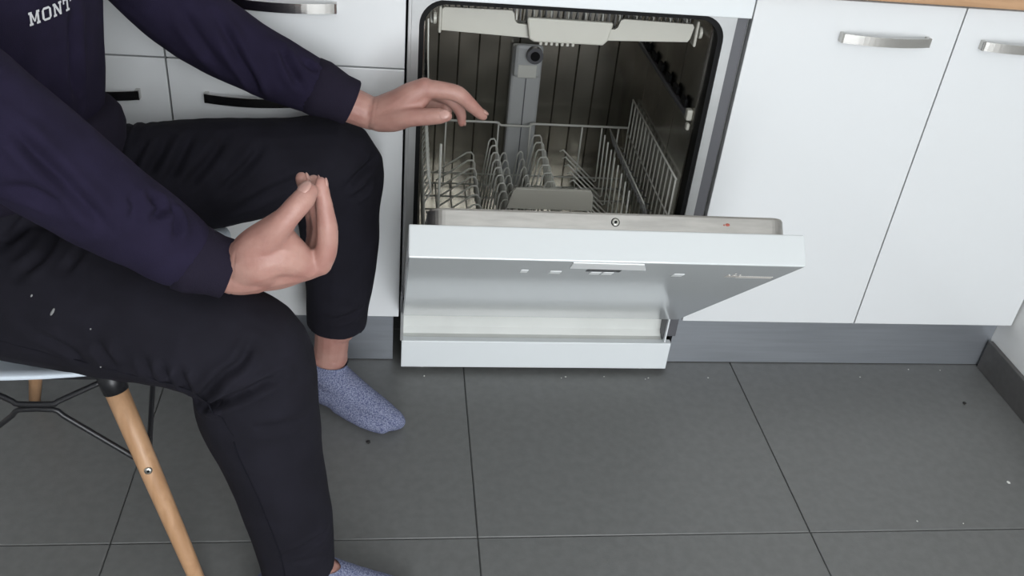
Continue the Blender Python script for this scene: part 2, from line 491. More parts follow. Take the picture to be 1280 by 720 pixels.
# spray column
col = box('spray_column', 'grey_plastic', dw, .249, .321, ty1 - .034, ty1 - .004, tz0 + .01, .575, .006, 2)
box('column_groove', 'dark_plastic', col, .284, .2865, ty1 - .0347, ty1 - .032, tz0 + .02, .50)
box('column_head', 'grey_plastic', col, .252, .318, ty1 - .050, ty1 - .0335, .505, .585, .008, 2)
box('column_plate', 'wire', col, .262, .306, ty1 - .0515, ty1 - .0495, .507, .538, .001, 1)
bm = bmesh.new()
for r0, y0, y1 in ((.019, ty1 - .066, ty1 - .049),):
    o1 = [(.297 + r0 * math.cos(2 * math.pi * k / 24), .565 + r0 * math.sin(2 * math.pi * k / 24)) for k in range(24)]
    add_prism(bm, o1, y0, y1)
bmesh.ops.recalc_face_normals(bm, faces=bm.faces)
link_mesh('nozzle', bm, 'dark_plastic', col)
bm = bmesh.new()
add_prism(bm, [(.297 + .011 * math.cos(2 * math.pi * k / 20), .565 + .011 * math.sin(2 * math.pi * k / 20)) for k in range(20)], ty1 - .068, ty1 - .0662)
bmesh.ops.recalc_face_normals(bm, faces=bm.faces)
link_mesh('nozzle_mouth', bm, 'rubber', col)
# salt cap and filter on the tub floor
def lathe_z(name, m, parent, c, prof, n=24):
    bm = bmesh.new(); add_loft(bm, [[(c[0] + r * math.cos(2 * math.pi * k / n), c[1] + r * math.sin(2 * math.pi * k / n), c[2] + z) for k in range(n)] for r, z in prof])
    bmesh.ops.recalc_face_normals(bm, faces=bm.faces)
    return link_mesh(name, bm, m, parent)
lathe_z('salt_cap', 'cream', dw, (.47, .47, tz0), [(.03, 0), (.03, .012), (.027, .016), (.012, .016), (.011, .024), (.009, .025)])
lathe_z('filter', 'grey_plastic', dw, (.29, .27, tz0), [(.055, 0), (.055, .008), (.045, .01), (.022, .01), (.02, .03), (.014, .032)])
# rails of the missing middle basket
for s, xa, xb in ((0, tx0 + .003, tx0 + .013), (1, tx1 - .013, tx1 - .003)):
    r = box('basket_rail', 'dark_plastic', dw, xa, xb, .05, .475, .598, .609, .003, 2)
    for k in range(6):
        box('rail_wheel', 'rubber', r, xa + .001, xb - .001, .07 + k * .064, .102 + k * .064, .6095, .628, .004, 2)
    box('rail_cap', 'cream', r, xa - .001, xb + .001, .036, .052, .597, .619, .003, 2)
    box('rail_clip', 'cream', r, xa + .002, xb - .001, .034, .046, .578, .592, .002, 1)
tube('door_cord', 'wire', dw, [(.036, .045, .765, .0016), (.038, .06, .70, .0016), (.044, .06, .56, .0016)], 6)
# kick plate, recess, feet
prism('kick_plate', 'appliance_white', dw, [(.003, .014), (.597, .014), (.597, .085), (.003, .085)], .001, .018, .0015)
bm = bmesh.new()
prof = [(.0185, .0835), (.030, .0845), (.040, .096), (.044, .125), (.046, .165), (.050, .165), (.050, .080), (.0185, .080)]
a = [bm.verts.new((.006, y, z)) for y, z in prof]; b = [bm.verts.new((.580, y, z)) for y, z in prof]
n = len(prof)
bm.faces.new(a); bm.faces.new(list(reversed(b)))
for i in range(n): bm.faces.new((a[i], b[i], b[(i + 1) % n], a[(i + 1) % n]))
bmesh.ops.recalc_face_normals(bm, faces=bm.faces)
link_mesh('kick_recess', bm, 'recess', dw)
box('hinge_cheek', 'appliance_white', dw, .581, .5845, .004, .05, .086, .155, .0005, 1)
box('hinge_cheek', 'appliance_white', dw, .001, .0045, .004, .05, .086, .155, .0005, 1)
for fx in (.05, .545):
    for fy in (.035, .50):
        lathe_z('foot', 'grey_plastic', dw, (fx, fy, 0.0005), [(.017, 0), (.017, .006), (.012, .009), (.009, .0125), (.009, .0790)], 16)

# door: built upright (hinge at the origin, front at -y, up +z), then swung open
HP = Vector((0, -.009, .158)); ANG = math.atan2(.453, .422)
door = thing('door', '', '', None, HP)
del door['label']; del door['category']
door.parent = dw; door.rotation_euler = (ANG, 0, 0)
DL = .6195; DT = .049
def local(o): o.parent = door; return o
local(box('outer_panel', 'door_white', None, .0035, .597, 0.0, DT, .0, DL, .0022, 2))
# steel inner lining, rounded at its upper corners, standing proud of the inside
out = [(.030, -.005)] + [(x, z) for x, z in rrect(.030, .574, .05, DL - .004, .026, 8) if z > .1][::-1] + [(.574, -.005)]
def door_prism(name, m, outline, y0, y1, bev=0.0):
    return local(prism(name, m, None, outline, y0, y1, bev))
lin = door_prism('inner_lining', 'steel', out, DT - .008, DT + .027, .004)
sc = lathe_z('lining_screw', 'screw', None, (0, 0, 0), [(.0052, 0), (.0052, .0016), (.004, .0024), (.0028, .0024), (.0026, .0010)], 18)
local(sc); sc.location = (.306, DT + .012, DL - .0042)
scr = lathe_z('screw_recess', 'rubber', None, (0, 0, 0), [(.0066, 0), (.0066, .0006), (.0062, .0009)], 18)
local(scr); scr.location = (.306, DT + .012, DL - .0042)
scs = lathe_z('screw_socket', 'rubber', None, (0, 0, 0), [(.0022, 0), (.0022, .0027), (.0018, .0028)], 6)
local(scs); scs.location = (.306, DT + .012, DL - .0042)
dot = lathe_z('rust_spot', 'red', None, (0, 0, 0), [(.003, 0), (.0035, .0004), (.002, .0008)], 7)
local(dot); dot.location = (.478, DT + .013, DL - .0042); dot['label'] = 'small reddish rust spot'
dot2 = lathe_z('rust_spot', 'red', None, (0, 0, 0), [(.0012, 0), (.0014, .0003), (.0008, .0006)], 7)
local(dot2); dot2.location = (.4725, DT + .0125, DL - .0042)
dot.scale = (1.1, .7, 1)
# control fascia: grip slot, display, buttons, lettering
gr = door_prism('grip_slot', 'indicator', [(.246, .569), (.364, .566), (.350, .610), (.243, .613)], -.0012, .004, .0004)
door_prism('display', 'display', [(.275, .546), (.328, .546), (.328, .5705), (.275, .5705)], -.0008, .002)
for bx, bz, bw in ((.176, .525, .011), (.222, .521, .017), (.285, .521, .016), (.305, .521, .016), (.418, .519, .017)):
    door_prism('button', 'indicator', [(bx, bz), (bx + bw, bz), (bx + bw, bz + .019), (bx, bz + .019)], -.0006, .002)
# worn lettering strip near the corner: short strokes
xx = .505
for k in range(22):
    hgt = (.020, .012, .030, .014, .012)[k % 5] if k < 6 else .0085
    door_prism('lettering', 'print', [(xx, .522), (xx + .0024, .522), (xx + .0024, .522 + hgt), (xx, .522 + hgt)], -.0006, .001)
    xx += .0036
door_prism('lettering_line', 'print', [(.525, .519), (.584, .519), (.584, .5202), (.525, .5202)], -.0006, .001)
for x in (-.0015, .5985):
    local(box('hinge_arm', 'dark_plastic', None, x, x + .003, .006, .03, .0, .20))

# ------------------------------------------------------------------ cutlery tray (top)
tray = thing('cutlery_tray', 'grey wire cutlery tray with cream front panels at the top of the dishwasher', 'rack')
def zig(xa, xb, left):
    return None
prism('front_panel', 'cream', tray, [(.060, .741), (.230, .735), (.230, .759), (.197, .761), (.192, .766), (.190, .778), (.185, .784), (.064, .783), (.060, .779)], .058, .064, .001)
prism('front_panel', 'cream', tray, [(.355, .738), (.518, .744), (.522, .750), (.526, .772), (.522, .778), (.392, .780), (.386, .777), (.382, .764), (.377, .760), (.355, .760)], .058, .064, .001)
hp = prism('handle_plate', 'cream', tray, [(.214, .777), (.368, .776), (.370, .772), (.364, .742), (.356, .733), (.228, .733), (.219, .738), (.212, .773)], .044, .054, .003)
prism('handle_link', 'cream', tray, [(.225, .745), (.358, .745), (.358, .765), (.225, .765)], .0545, .0575)
tm = None
for k in range(7):
    box('tooth', 'cream', tray, .240 + k * .010, .2455 + k * .010, .056, .068, .724, .7345, .001, 1)
for x in (.0545, .5275):
    e = box('end_bracket', 'cream', tray, x, x + .005, .05, .075, .738, .786, .0015, 1)
    for yy in (.060,):
        rl = lathe_z('roller', 'cream', None, (0, 0, 0), [(.006, 0), (.011, .001), (.011, .006), (.006, .007)], 16)
        rl.parent = e; rl.rotation_euler = (0, math.radians(90), 0); rl.location = (x - .010 if x < .3 else x + .0075, yy, .763)
for k in range(15):
    x = .068 + k * .0318
    tube('tine', 'wire', tray, [(x, .066, .765, .0016), (x, .07, .782, .0016), (x, .47, .776, .0016)], 6)
for k in range(40):
    x = .062 + k * .0118
    tube('crossbar', 'wire_dark', tray, [(x, .075, .752, .0013), (x, .080, .790, .0013), (x + .001, .088, .795, .0013), (x, .10, .755, .0013)], 5)
for y in (.09, .18, .28, .38, .465):
    tube('crossbar', 'wire', tray, [(.045, y, .755, .0017), (.54, y, .755, .0017)], 6)
for x in (.043, .539):
    tube('side_bar', 'wire', tray, [(x, .06, .755, .0025), (x, .47, .755, .0025)], 6)

# ------------------------------------------------------------------ lower rack
rack = thing('dish_rack', 'grey coated wire lower dish rack with tines and cream front plate', 'rack')
rx0, rx1, ry0, ry1, rz = .045, .543, .050, .452, .236
RW = .0022
def wire(name, pts, r=RW, m='wire', sides=6):
    return tube(name, m, rack, [(*p, r) for p in pts], sides)
# back fence
wire('back_rail', [(rx0, ry1, .400), (.222, ry1, .400), (.232, ry1, .393), (.298, ry1, .393), (.308, ry1, .400), (rx1, ry1, .400)], .0028)
for x in (.100, .226, .303, .430, .52): wire('back_post', [(x, ry1 + .002, rz), (x, ry1 + .002, .400)], .0022)
wire('back_rail', [(rx0, ry1, .262), (rx1, ry1, .262)])
# front fence with its plate
wire('front_rail', [(rx0, ry0, .372), (.20, ry0, .372), (.21, ry0, .39), (.38, ry0, .39), (.39, ry0, .372), (rx1, ry0, .372)], .0025)
for x in (.10, .16, .42, .48): wire('front_post', [(x, ry0, rz), (x, ry0, .372)])
prism('front_plate', 'cream', rack, [(.206, .392), (.382, .392), (.380, .425), (.374, .438), (.222, .438), (.216, .432)], .038, .046, .0015)
# floor grid
for k in range(15):
    x = rx0 + (rx1 - rx0) * k / 14
    wire('floor_wire', [(x, ry0, rz), (x, ry1, rz)], .0019)
for k in range(7):
    y = ry0 + (ry1 - ry0) * k / 6
    wire('floor_wire', [(rx0, y, rz - .003), (rx1, y, rz - .003)], .0022)
# right fence: tall comb
wire('side_rail', [(rx1, ry0 - .015, .472), (rx1, ry1, .472)], .0022, 'wire')
wire('side_rail', [(rx1, ry0 - .015, .385), (rx1, ry1, .385)], .0020, 'wire')
for k in range(15):
    y = ry0 - .012 + (ry1 - ry0 + .01) * k / 14
    wire('side_post', [(rx1, y, rz), (rx1, y, .472)], .0020, 'wire')
# fold-down glass shelf inside it
wire('shelf_rail', [(rx1 - .045, ry0 + .02, .395), (rx1 - .045, ry1, .395)], .0018)
for k in range(13):
    y = ry0 + .02 + (ry1 - ry0 - .02) * k / 12
    wire('shelf_wire', [(rx1 - .004, y, .345), (rx1 - .030, y, .350), (rx1 - .045, y, .395)], .0016, 'wire_dark')
# left fence
wire('side_rail', [(rx0, ry0 - .015, .472), (rx0, ry1, .445)], .0022)
for k in range(16):
    y = ry0 - .012 + (ry1 - ry0 + .01) * k / 15
    wire('side_post', [(rx0, y, rz), (rx0 - .004, y, .40), (rx0 + .008, y, .425), (rx0, y, .468)], .0020)
wire('side_post', [(.074, .12, rz), (.073, .12, .49)], .0030)
# rows of tines
def loop_pts(xa, xb, z0, zt, lean=0.0):
    pts = [(xa, 0, z0)]
    xm0, xm1 = xa + (xb - xa) * .30 + lean, xa + (xb - xa) * .62 + lean
    pts += [(xm0, 0, zt - .008), (xm0 + .004, 0, zt - .001), (xm1 - .004, 0, zt), (xm1, 0, zt - .006), (xb, 0, z0)]
    return pts
for k in range(9):
    y = .09 + k * .040
    wire('tine', [(x, y, z) for x, _, z in loop_pts(.186, .236, rz, .384 - .001 * k)], .0021)
for k in range(9):
    y = .09 + k * .040
    wire('tine', [(x, y + .012, z) for x, _, z in loop_pts(.222, .262, rz, .335)], .0019)
for k in range(8):
    y = .10 + k * .043
    wire('tine', [(.078, y, .288), (.150, y, .342), (.160, y, .343), (.166, y, .336), (.174, y, rz)], .0020)
for k in range(9):
    y = .10 + k * .040
    wire('tine', [(x, y, z) for x, _, z in loop_pts(.285, .352, rz, .385)], .0019)
for k in range(7):
    y = .16 + k * .042
    wire('tine', [(x, y, z) for x, _, z in loop_pts(.262, .298, rz, .345)], .0019)
for k in range(9):
    y = .10 + k * .040
    wire('tine', [(.375, y, .345), (.383, y, .350), (.470, y, .268), (.474, y, .27), (.470, y, .41)], .0019)

# ------------------------------------------------------------------ chair
chair = thing('shell_chair', 'pale blue shell chair on splayed beech legs with black wire braces', 'chair', None, (-.509, -.35, 0))
CX, CY = -.509, -.35
def cl_(p): return (p[0] - CX, p[1] - CY) + tuple(p[2:])
bm = bmesh.new()
# seat shell: profile from the waterfall front edge to the top of the back
profp = [(.212, .412, .15), (.215, .428, .170), (.195, .437, .188), (.13, .436, .204), (.03, .430, .212), (-.08, .428, .214), (-.155, .436, .218), (-.200, .470, .232), (-.225, .53, .232), (-.245, .62, .228), (-.265, .72, .212), (-.280, .79, .175), (-.286, .815, .12)]
sp = catmull(profp, 3); nv = 20; grid = []
for q in sp:
    x, z, hw = q; row = []
    for j in range(nv + 1):
        v = -1 + 2 * j / nv
        y = hw * v
        lift = .014 * abs(v) ** 6 if z < .5 else 0
        fwd = (.075 * abs(v) ** 3 * min(1, max(0, (z - .43) / .2)))
        row.append(bm.verts.new((x + fwd, y, z + lift)))
    grid.append(row)
for i in range(len(grid) - 1):
    for j in range(nv): bm.faces.new((grid[i][j], grid[i + 1][j], grid[i + 1][j + 1], grid[i][j + 1]))
bmesh.ops.recalc_face_normals(bm, faces=bm.faces)
bmesh.ops.solidify(bm, geom=bm.faces, thickness=-.006)
bmesh.ops.recalc_face_normals(bm, faces=bm.faces)
link_mesh('seat_shell', bm, 'shell', chair, True)
TOP = (.101, .170); BOT = (.211, .250)
def legp(sx, sy, z):
    t = 1 - z / .40
    return (sx * (TOP[0] + (BOT[0] - TOP[0]) * t), sy * (TOP[1] + (BOT[1] - TOP[1]) * t), z)
for sx in (1, -1):
    for sy in (-1, 1):
        lg = tube('leg', 'beech', chair, [(*legp(sx, sy, 0.0), .0105), (*legp(sx, sy, .10), .0128), (*legp(sx, sy, .25), .0150), (*legp(sx, sy, .395), .0163)], 20)
        lg.data.polygons.foreach_set('use_smooth', [True] * len(lg.data.polygons))
        tube('leg_bracket', 'black_metal', chair, [(*legp(sx, sy, .385), .0178), (*legp(sx, sy, .418), .0185)], 16)
        # bolt through the leg, head outwards
        p = Vector(legp(sx, sy, .262)); dr = Vector((sx * .25, sy * 1.0, .25)).normalized()
        bt = tube('bolt', 'screw', chair, [(*(p + dr * .0125), .0058), (*(p + dr * .0160), .0058), (*(p + dr * .0172), .0040)], 14)
        tube('bolt_socket', 'rubber', bt, [(*(p + dr * .0170), .0024), (*(p + dr * .0176), .0023)], 6)
# cross braces: an upper V and a lower inverted V on each side, touching in the middle
def brace(p0, c0, c1, p1):
    tube('brace', 'black_metal', chair, [(*p0, .0042), (*(Vector(p0).lerp(Vector(c0), .5)), .0042), (*(Vector(p0).lerp(Vector(c0), .9)), .0042), (*c0, .0042), (*c1, .0042), (*(Vector(p1).lerp(Vector(c1), .9)), .0042), (*(Vector(p1).lerp(Vector(c1), .5)), .0042), (*p1, .0042)], 8, 2)
for sy in (-1, 1):
    a, b = Vector(legp(1, sy, .405)), Vector(legp(-1, sy, .405)); ym = sy * .190
    brace(a, (.022, ym, .369 + .005), (-.022, ym, .369 + .005), b)
    a, b = Vector(legp(1, sy, .262)), Vector(legp(-1, sy, .262))
    brace(a, (.022, ym, .364), (-.022, ym, .364), b)
for sx in (1, -1):
    a, b = Vector(legp(sx, 1, .405)), Vector(legp(sx, -1, .405)); xm = sx * .118
    brace(a, (xm, .022, .345), (xm, -.022, .345), b)
    a, b = Vector(legp(sx, 1, .262)), Vector(legp(sx, -1, .262))
    brace(a, (xm, .022, .335), (xm, -.022, .335), b)
bm = bmesh.new()
for sy in (-1, 1):
    add_box(bm, -.115, .115, sy * .17 - .012, sy * .17 + .012, .412, .4195)
for sx in (-1, 1):
    add_box(bm, sx * .10 - .012, sx * .10 + .012, -.158, .158, .412, .4195)
link_mesh('mount_frame', bm, 'black_metal', chair)

# ------------------------------------------------------------------ person
person = thing('person', 'person in navy sweatshirt and dark trousers seated on the shell chair, reaching to the dishwasher', 'person')
RIGHT_HAND = {
    'forearm': [(-0.2705, -0.5950, 0.6797, 0.0310), (-0.2377, -0.6000, 0.6555, 0.0295), (-0.2103, -0.6020, 0.6414, 0.0290), (-0.1852, -0.6030, 0.6462, 0.0310)],
    'palm_a': [(-0.2066, -0.6000, 0.6437, 0.0285), (-0.1638, -0.6050, 0.6503, 0.0265), (-0.1309, -0.6000, 0.6480, 0.0195), (-0.1068, -0.5980, 0.6520, 0.0145)],
    'palm_b': [(-0.2063, -0.5850, 0.6259, 0.0240), (-0.1582, -0.5800, 0.6275, 0.0220), (-0.1169, -0.5750, 0.6361, 0.0150)],
    'palm_c': [(-0.2087, -0.5650, 0.6069, 0.0180), (-0.1617, -0.5570, 0.6090, 0.0180), (-0.1233, -0.5530, 0.6197, 0.0145)],
    'palm_d': [(-0.2118, -0.5500, 0.5946, 0.0160), (-0.1694, -0.5400, 0.5941, 0.0160), (-0.1317, -0.5330, 0.6043, 0.0140)],
    'mass': [(-0.2024, -0.6020, 0.6451, 0.0285), (-0.1757, -0.6080, 0.6656, 0.0355), (-0.1510, -0.6080, 0.6708, 0.0300), (-0.1219, -0.6020, 0.6518, 0.0180)],
    'thenar': [(-0.1969, -0.6060, 0.6615, 0.0230), (-0.1791, -0.6150, 0.6855, 0.0235), (-0.1585, -0.6220, 0.7088, 0.0200), (-0.1444, -0.6260, 0.7266, 0.0158)],
    'web': [(-0.1515, -0.6200, 0.7068, 0.0165), (-0.1404, -0.6120, 0.6870, 0.0155), (-0.1252, -0.6040, 0.6622, 0.0150)],
    'thumb': [(-0.1662, -0.6220, 0.7010, 0.0190), (-0.1460, -0.6280, 0.7255, 0.0152), (-0.1296, -0.6220, 0.7438, 0.0136), (-0.1202, -0.6130, 0.7518, 0.0134), (-0.1151, -0.6070, 0.7562, 0.0105)],
    'index': [(-0.1066, -0.6000, 0.6533, 0.0150), (-0.0982, -0.6020, 0.6755, 0.0137), (-0.0967, -0.6000, 0.7046, 0.0128), (-0.1000, -0.5960, 0.7339, 0.0102), (-0.1025, -0.5920, 0.7562, 0.0083), (-0.1034, -0.5910, 0.7609, 0.0072)],
    'middle': [(-0.1185, -0.5780, 0.6415, 0.0150), (-0.1080, -0.5750, 0.6704, 0.0130), (-0.1055, -0.5730, 0.6967, 0.0122), (-0.1158, -0.5740, 0.7334, 0.0105), (-0.1242, -0.5780, 0.7524, 0.0092), (-0.1266, -0.5790, 0.7591, 0.0080)],
    'ring': [(-0.1250, -0.5550, 0.6245, 0.0145), (-0.1142, -0.5520, 0.6542, 0.0125), (-0.1094, -0.5520, 0.6858, 0.0115), (-0.1115, -0.5600, 0.7262, 0.0098), (-0.1132, -0.5660, 0.7466, 0.0084), (-0.1139, -0.5670, 0.7514, 0.0070)],
    'little': [(-0.1325, -0.5340, 0.6062, 0.0135), (-0.1214, -0.5320, 0.6372, 0.0110), (-0.1184, -0.5330, 0.6654, 0.0102), (-0.1211, -0.5450, 0.7066, 0.0088), (-0.1226, -0.5520, 0.7292, 0.0072)],
}
LEFT_HAND = {
    'forearm': [(-0.1420, -0.1220, 0.6838, 0.0320), (-0.0904, -0.1220, 0.6640, 0.0300), (-0.0562, -0.1220, 0.6514, 0.0280), (-0.0297, -0.1240, 0.6535, 0.0290)],
    'palm_a': [(-0.0481, -0.1280, 0.6543, 0.0275), (-0.0140, -0.1370, 0.6724, 0.0285), (0.0064, -0.1430, 0.6939, 0.0230), (0.0267, -0.1460, 0.7099, 0.0168)],
    'palm_b': [(-0.0485, -0.1120, 0.6475, 0.0250), (-0.0115, -0.1180, 0.6718, 0.0235), (0.0287, -0.1220, 0.7020, 0.0165)],
    'palm_c': [(-0.0487, -0.1020, 0.6419, 0.0220), (-0.0113, -0.1000, 0.6616, 0.0220), (0.0241, -0.1000, 0.6904, 0.0155)],
    'palm_d': [(-0.0489, -0.0940, 0.6370, 0.0200), (-0.0139, -0.0880, 0.6522, 0.0200), (0.0154, -0.0800, 0.6764, 0.0145)],
    'fill': [(-0.0139, -0.1280, 0.6616, 0.0230), (0.0179, -0.1180, 0.6703, 0.0190), (0.0488, -0.1080, 0.6720, 0.0135)],
    'web': [(-0.0046, -0.1580, 0.6648, 0.0165), (0.0120, -0.1520, 0.6784, 0.0150), (0.0272, -0.1460, 0.6962, 0.0140)],
    'thenar': [(-0.0452, -0.1380, 0.6487, 0.0215), (-0.0215, -0.1520, 0.6558, 0.0210), (-0.0007, -0.1640, 0.6647, 0.0170)],
    'thumb': [(-0.0215, -0.1540, 0.6581, 0.0190), (0.0018, -0.1680, 0.6666, 0.0160), (0.0326, -0.1760, 0.6728, 0.0138), (0.0531, -0.1800, 0.6768, 0.0132), (0.0634, -0.1810, 0.6777, 0.0098)],
    'index': [(0.0241, -0.1460, 0.7084, 0.0165), (0.0552, -0.1500, 0.7088, 0.0147), (0.0828, -0.1520, 0.7040, 0.0135), (0.1051, -0.1500, 0.6849, 0.0112), (0.1209, -0.1470, 0.6702, 0.0096), (0.1266, -0.1460, 0.6658, 0.0080)],
    'middle': [(0.0261, -0.1220, 0.7005, 0.0155), (0.0543, -0.1210, 0.6917, 0.0135), (0.0776, -0.1210, 0.6787, 0.0118), (0.0908, -0.1220, 0.6583, 0.0090), (0.0929, -0.1240, 0.6447, 0.0076), (0.0930, -0.1240, 0.6418, 0.0066)],
    'ring': [(0.0215, -0.1000, 0.6888, 0.0150), (0.0502, -0.0970, 0.6791, 0.0130), (0.0672, -0.0960, 0.6637, 0.0115), (0.0652, -0.1000, 0.6449, 0.0095), (0.0572, -0.1030, 0.6399, 0.0078)],
    'little': [(0.0141, -0.0800, 0.6749, 0.0135), (0.0377, -0.0750, 0.6639, 0.0115), (0.0494, -0.0740, 0.6494, 0.0102), (0.0442, -0.0800, 0.6354, 0.0085), (0.0387, -0.0830, 0.6320, 0.0070)],
}
TW = -.22   # the upper body is turned a little towards the room
R_LEG = [(-.620, -.450, .528, .099), (-.500, -.492, .530, .0965), (-.360, -.545, .532, .088), (-.255, -.575, .525, .081), (-.200, -.585, .495, .079), (-.198, -.586, .420, .083), (-.184, -.585, .320, .072), (-.166, -.588, .200, .064), (-.155, -.597, .088, .0565)]
L_LEG = [(-.600, -.275, .530, .098), (-.480, -.220, .540, .098), (-.330, -.145, .540, .093), (-.205, -.100, .537, .084), (-.126, -.088, .535, .085), (-.119, -.086, .455, .077), (-.116, -.085, .345, .069), (-.122, -.086, .255, .061), (-.126, -.090, .190, .0580)]
R_ARM = [(-.545, -.420, 1.020, .080), (-.552, -.500, 1.030, .076), (-.540, -.580, .985, .068), (-.500, -.635, .920, .065), (-.435, -.650, .855, .064), (-.350, -.630, .757, .058), (-.295, -.611, .696, .049), (-.262, -.605, .664, .0435)]
L_ARM = [(-.535, -.300, 1.020, .080), (-.508, -.225, 1.028, .075), (-.445, -.165, .940, .066), (-.375, -.130, .835, .063), (-.310, -.122, .775, .060), (-.225, -.122, .728, .054), (-.150, -.122, .694, .045)]

# --- body: one continuous surface
bm = bmesh.new()
for H in (RIGHT_HAND, LEFT_HAND):
    for k, pts in H.items(): add_tube(bm, pts, 14, 4)
for arm, H in ((R_ARM, RIGHT_HAND), (L_ARM, LEFT_HAND)):
    a = [(x, y, z, r * .66) for x, y, z, r in arm]; a.append(H['forearm'][1])
    add_tube(bm, a, 14, 3)
for leg in (R_LEG, L_LEG):
    add_tube(bm, [(x, y, z, r * .70) for x, y, z, r in leg], 14, 3)
def foot_chains(ank, heel, toe, grow=0.0):
    A, Hh, T = Vector(ank), Vector(heel), Vector(toe)
    d = (T - Hh); d.z = 0; d.normalize(); sd = Vector((-d.y, d.x, 0))
    L = (Vector((T.x, T.y, 0)) - Vector((Hh.x, Hh.y, 0))).length
    def at(f, s, z): q = Vector((Hh.x, Hh.y, 0)) + d * L * f + sd * s; return (q.x, q.y, z)
    g = grow
    return [
        [(*A, .036 + g), (*at(.16, 0, .075), .036 + g), (*at(.06, 0, .035), .031 + g)],
        [(*at(.04, 0, .033), .031 + g), (*at(.35, 0, .036), .034 + g), (*at(.68, .006, .031), .030 + g), (*at(.92, .008, .022), .020 + g)],
        [(*at(.20, 0, .085), .033 + g), (*at(.42, .002, .060), .031 + g), (*at(.68, .006, .036), .026 + g)],
        [(*at(.45, -.012, .027), .024 + g), (*at(.72, -.018, .024), .021 + g), (*at(.88, -.014, .018), .015 + g)],
        [(*at(.45, .014, .027), .024 + g), (*at(.74, .018, .024), .021 + g), (*at(.95, .013, .018), .015 + g)],
    ]
FEET = (((-.140, -.094, .115), (-.196, -.062, 0), (-.002, -.196, 0)), ((-.152, -.598, .105), (-.206, -.590, 0), (.030, -.612, 0)))
for f in FEET:
    for ch in foot_chains(*f): add_tube(bm, ch, 14, 3)
    add_tube(bm, [(f[0][0] + .010, f[0][1] + .003, .24, .036), (f[0][0] + .004, f[0][1], .15, .034), (*f[0], .034)], 14, 3)
# torso, neck, head
add_loft(bm, [ell(-.60, -.36, .455, .12, .10), ell(-.60, -.36, .50, .165, .12), ell(-.585, -.36, .60, .155, .11), ell(-.570, -.36, .72, .145, .10, TW * .6), ell(-.555, -.36, .88, .165, .11, TW), ell(-.545, -.36, .98, .175, .105, TW), ell(-.535, -.36, 1.06, .12, .075, TW), ell(-.525, -.36, 1.09, .07, .06, TW)])
add_tube(bm, [(-.53, -.36, 1.05, .062), (-.515, -.362, 1.11, .056), (-.500, -.365, 1.18, .056)], 16, 3)
fw = Vector((math.cos(-.30), math.sin(-.30), -.15)).normalized()       # gaze: towards the dishwasher, slightly down
sdv = Vector((-fw.y, fw.x, 0)).normalized(); upv = fw.cross(sdv).normalized() * (1 if fw.cross(sdv).z > 0 else -1)
HC = Vector((-.478, -.372, 1.245))
def hp_(f, s, u): q = HC + fw * f + sdv * s + upv * u; return (q.x, q.y, q.z)
add_tube(bm, [(*hp_(-.015, 0, .035), .082), (*hp_(.012, 0, .045), .080)], 18, 1)
add_tube(bm, [(*hp_(.02, 0, -.01), .068), (*hp_(.030, 0, -.055), .052), (*hp_(.045, 0, -.090), .033)], 18, 3)
add_tube(bm, [(*hp_(.088, 0, .018), .009), (*hp_(.100, 0, -.005), .011), (*hp_(.105, 0, -.022), .014)], 12, 2)
for s in (-1, 1):
    add_tube(bm, [(*hp_(.100, s * .010, -.024), .010), (*hp_(.090, s * .014, -.024), .010)], 10, 1)
    add_tube(bm, [(*hp_(-.008, s * .084, .020), .014), (*hp_(-.006, s * .088, -.004), .015), (*hp_(.0, s * .082, -.028), .010)], 10, 2)
    add_tube(bm, [(*hp_(.082, s * .018, .030), .012), (*hp_(.070, s * .052, .028), .013)], 10, 2)
    add_tube(bm, [(*hp_(.068, s * .042, -.018), .022), (*hp_(.050, s * .055, -.025), .024)], 10, 2)
add_tube(bm, [(*hp_(.078, -.024, -.058), .009), (*hp_(.090, 0, -.055), .011), (*hp_(.078, .024, -.058), .009)], 10, 3)
add_tube(bm, [(*hp_(.074, -.020, -.068), .009), (*hp_(.086, 0, -.068), .011), (*hp_(.074, .020, -.068), .009)], 10, 3)
me = remeshed(bm, .0024, 5)
def hand_creases(co, no):
    d = np.zeros(len(co))
    for H in (RIGHT_HAND, LEFT_HAND):
        for k in ('index', 'middle', 'ring', 'little', 'thumb'):
            P_ = H[k]
            for j in ((2, 3) if k != 'thumb' else (2,)):
                c = np.array(P_[j][:3]); t = np.array(P_[j + 1][:3]) - np.array(P_[j - 1][:3]); t /= np.linalg.norm(t)
                rel = co - c; rr = np.linalg.norm(rel, axis=1); ax = rel @ t
                m = rr < .022
                for off in (-.0028, 0.0, .0028):
                    d -= np.where(m, .00045 * np.exp(-((ax - off) / .0008) ** 2), 0)
                d += np.where(m, .0006 * np.exp(-(ax / .006) ** 2), 0)
        # wrist creases
        a = np.array(H['forearm'][2][:3]); t = np.array(H['forearm'][3][:3]) - np.array(H['forearm'][1][:3]); t /= np.linalg.norm(t)
        rel = co - a; ax = rel @ t; m = np.linalg.norm(rel, axis=1) < .05
        for off in (-.004, .003):
            d -= np.where(m, .0006 * np.exp(-((ax - off) / .0011) ** 2), 0)
    return d
displace(me, hand_creases)
body = mesh_obj('body', me, 'skin', person)
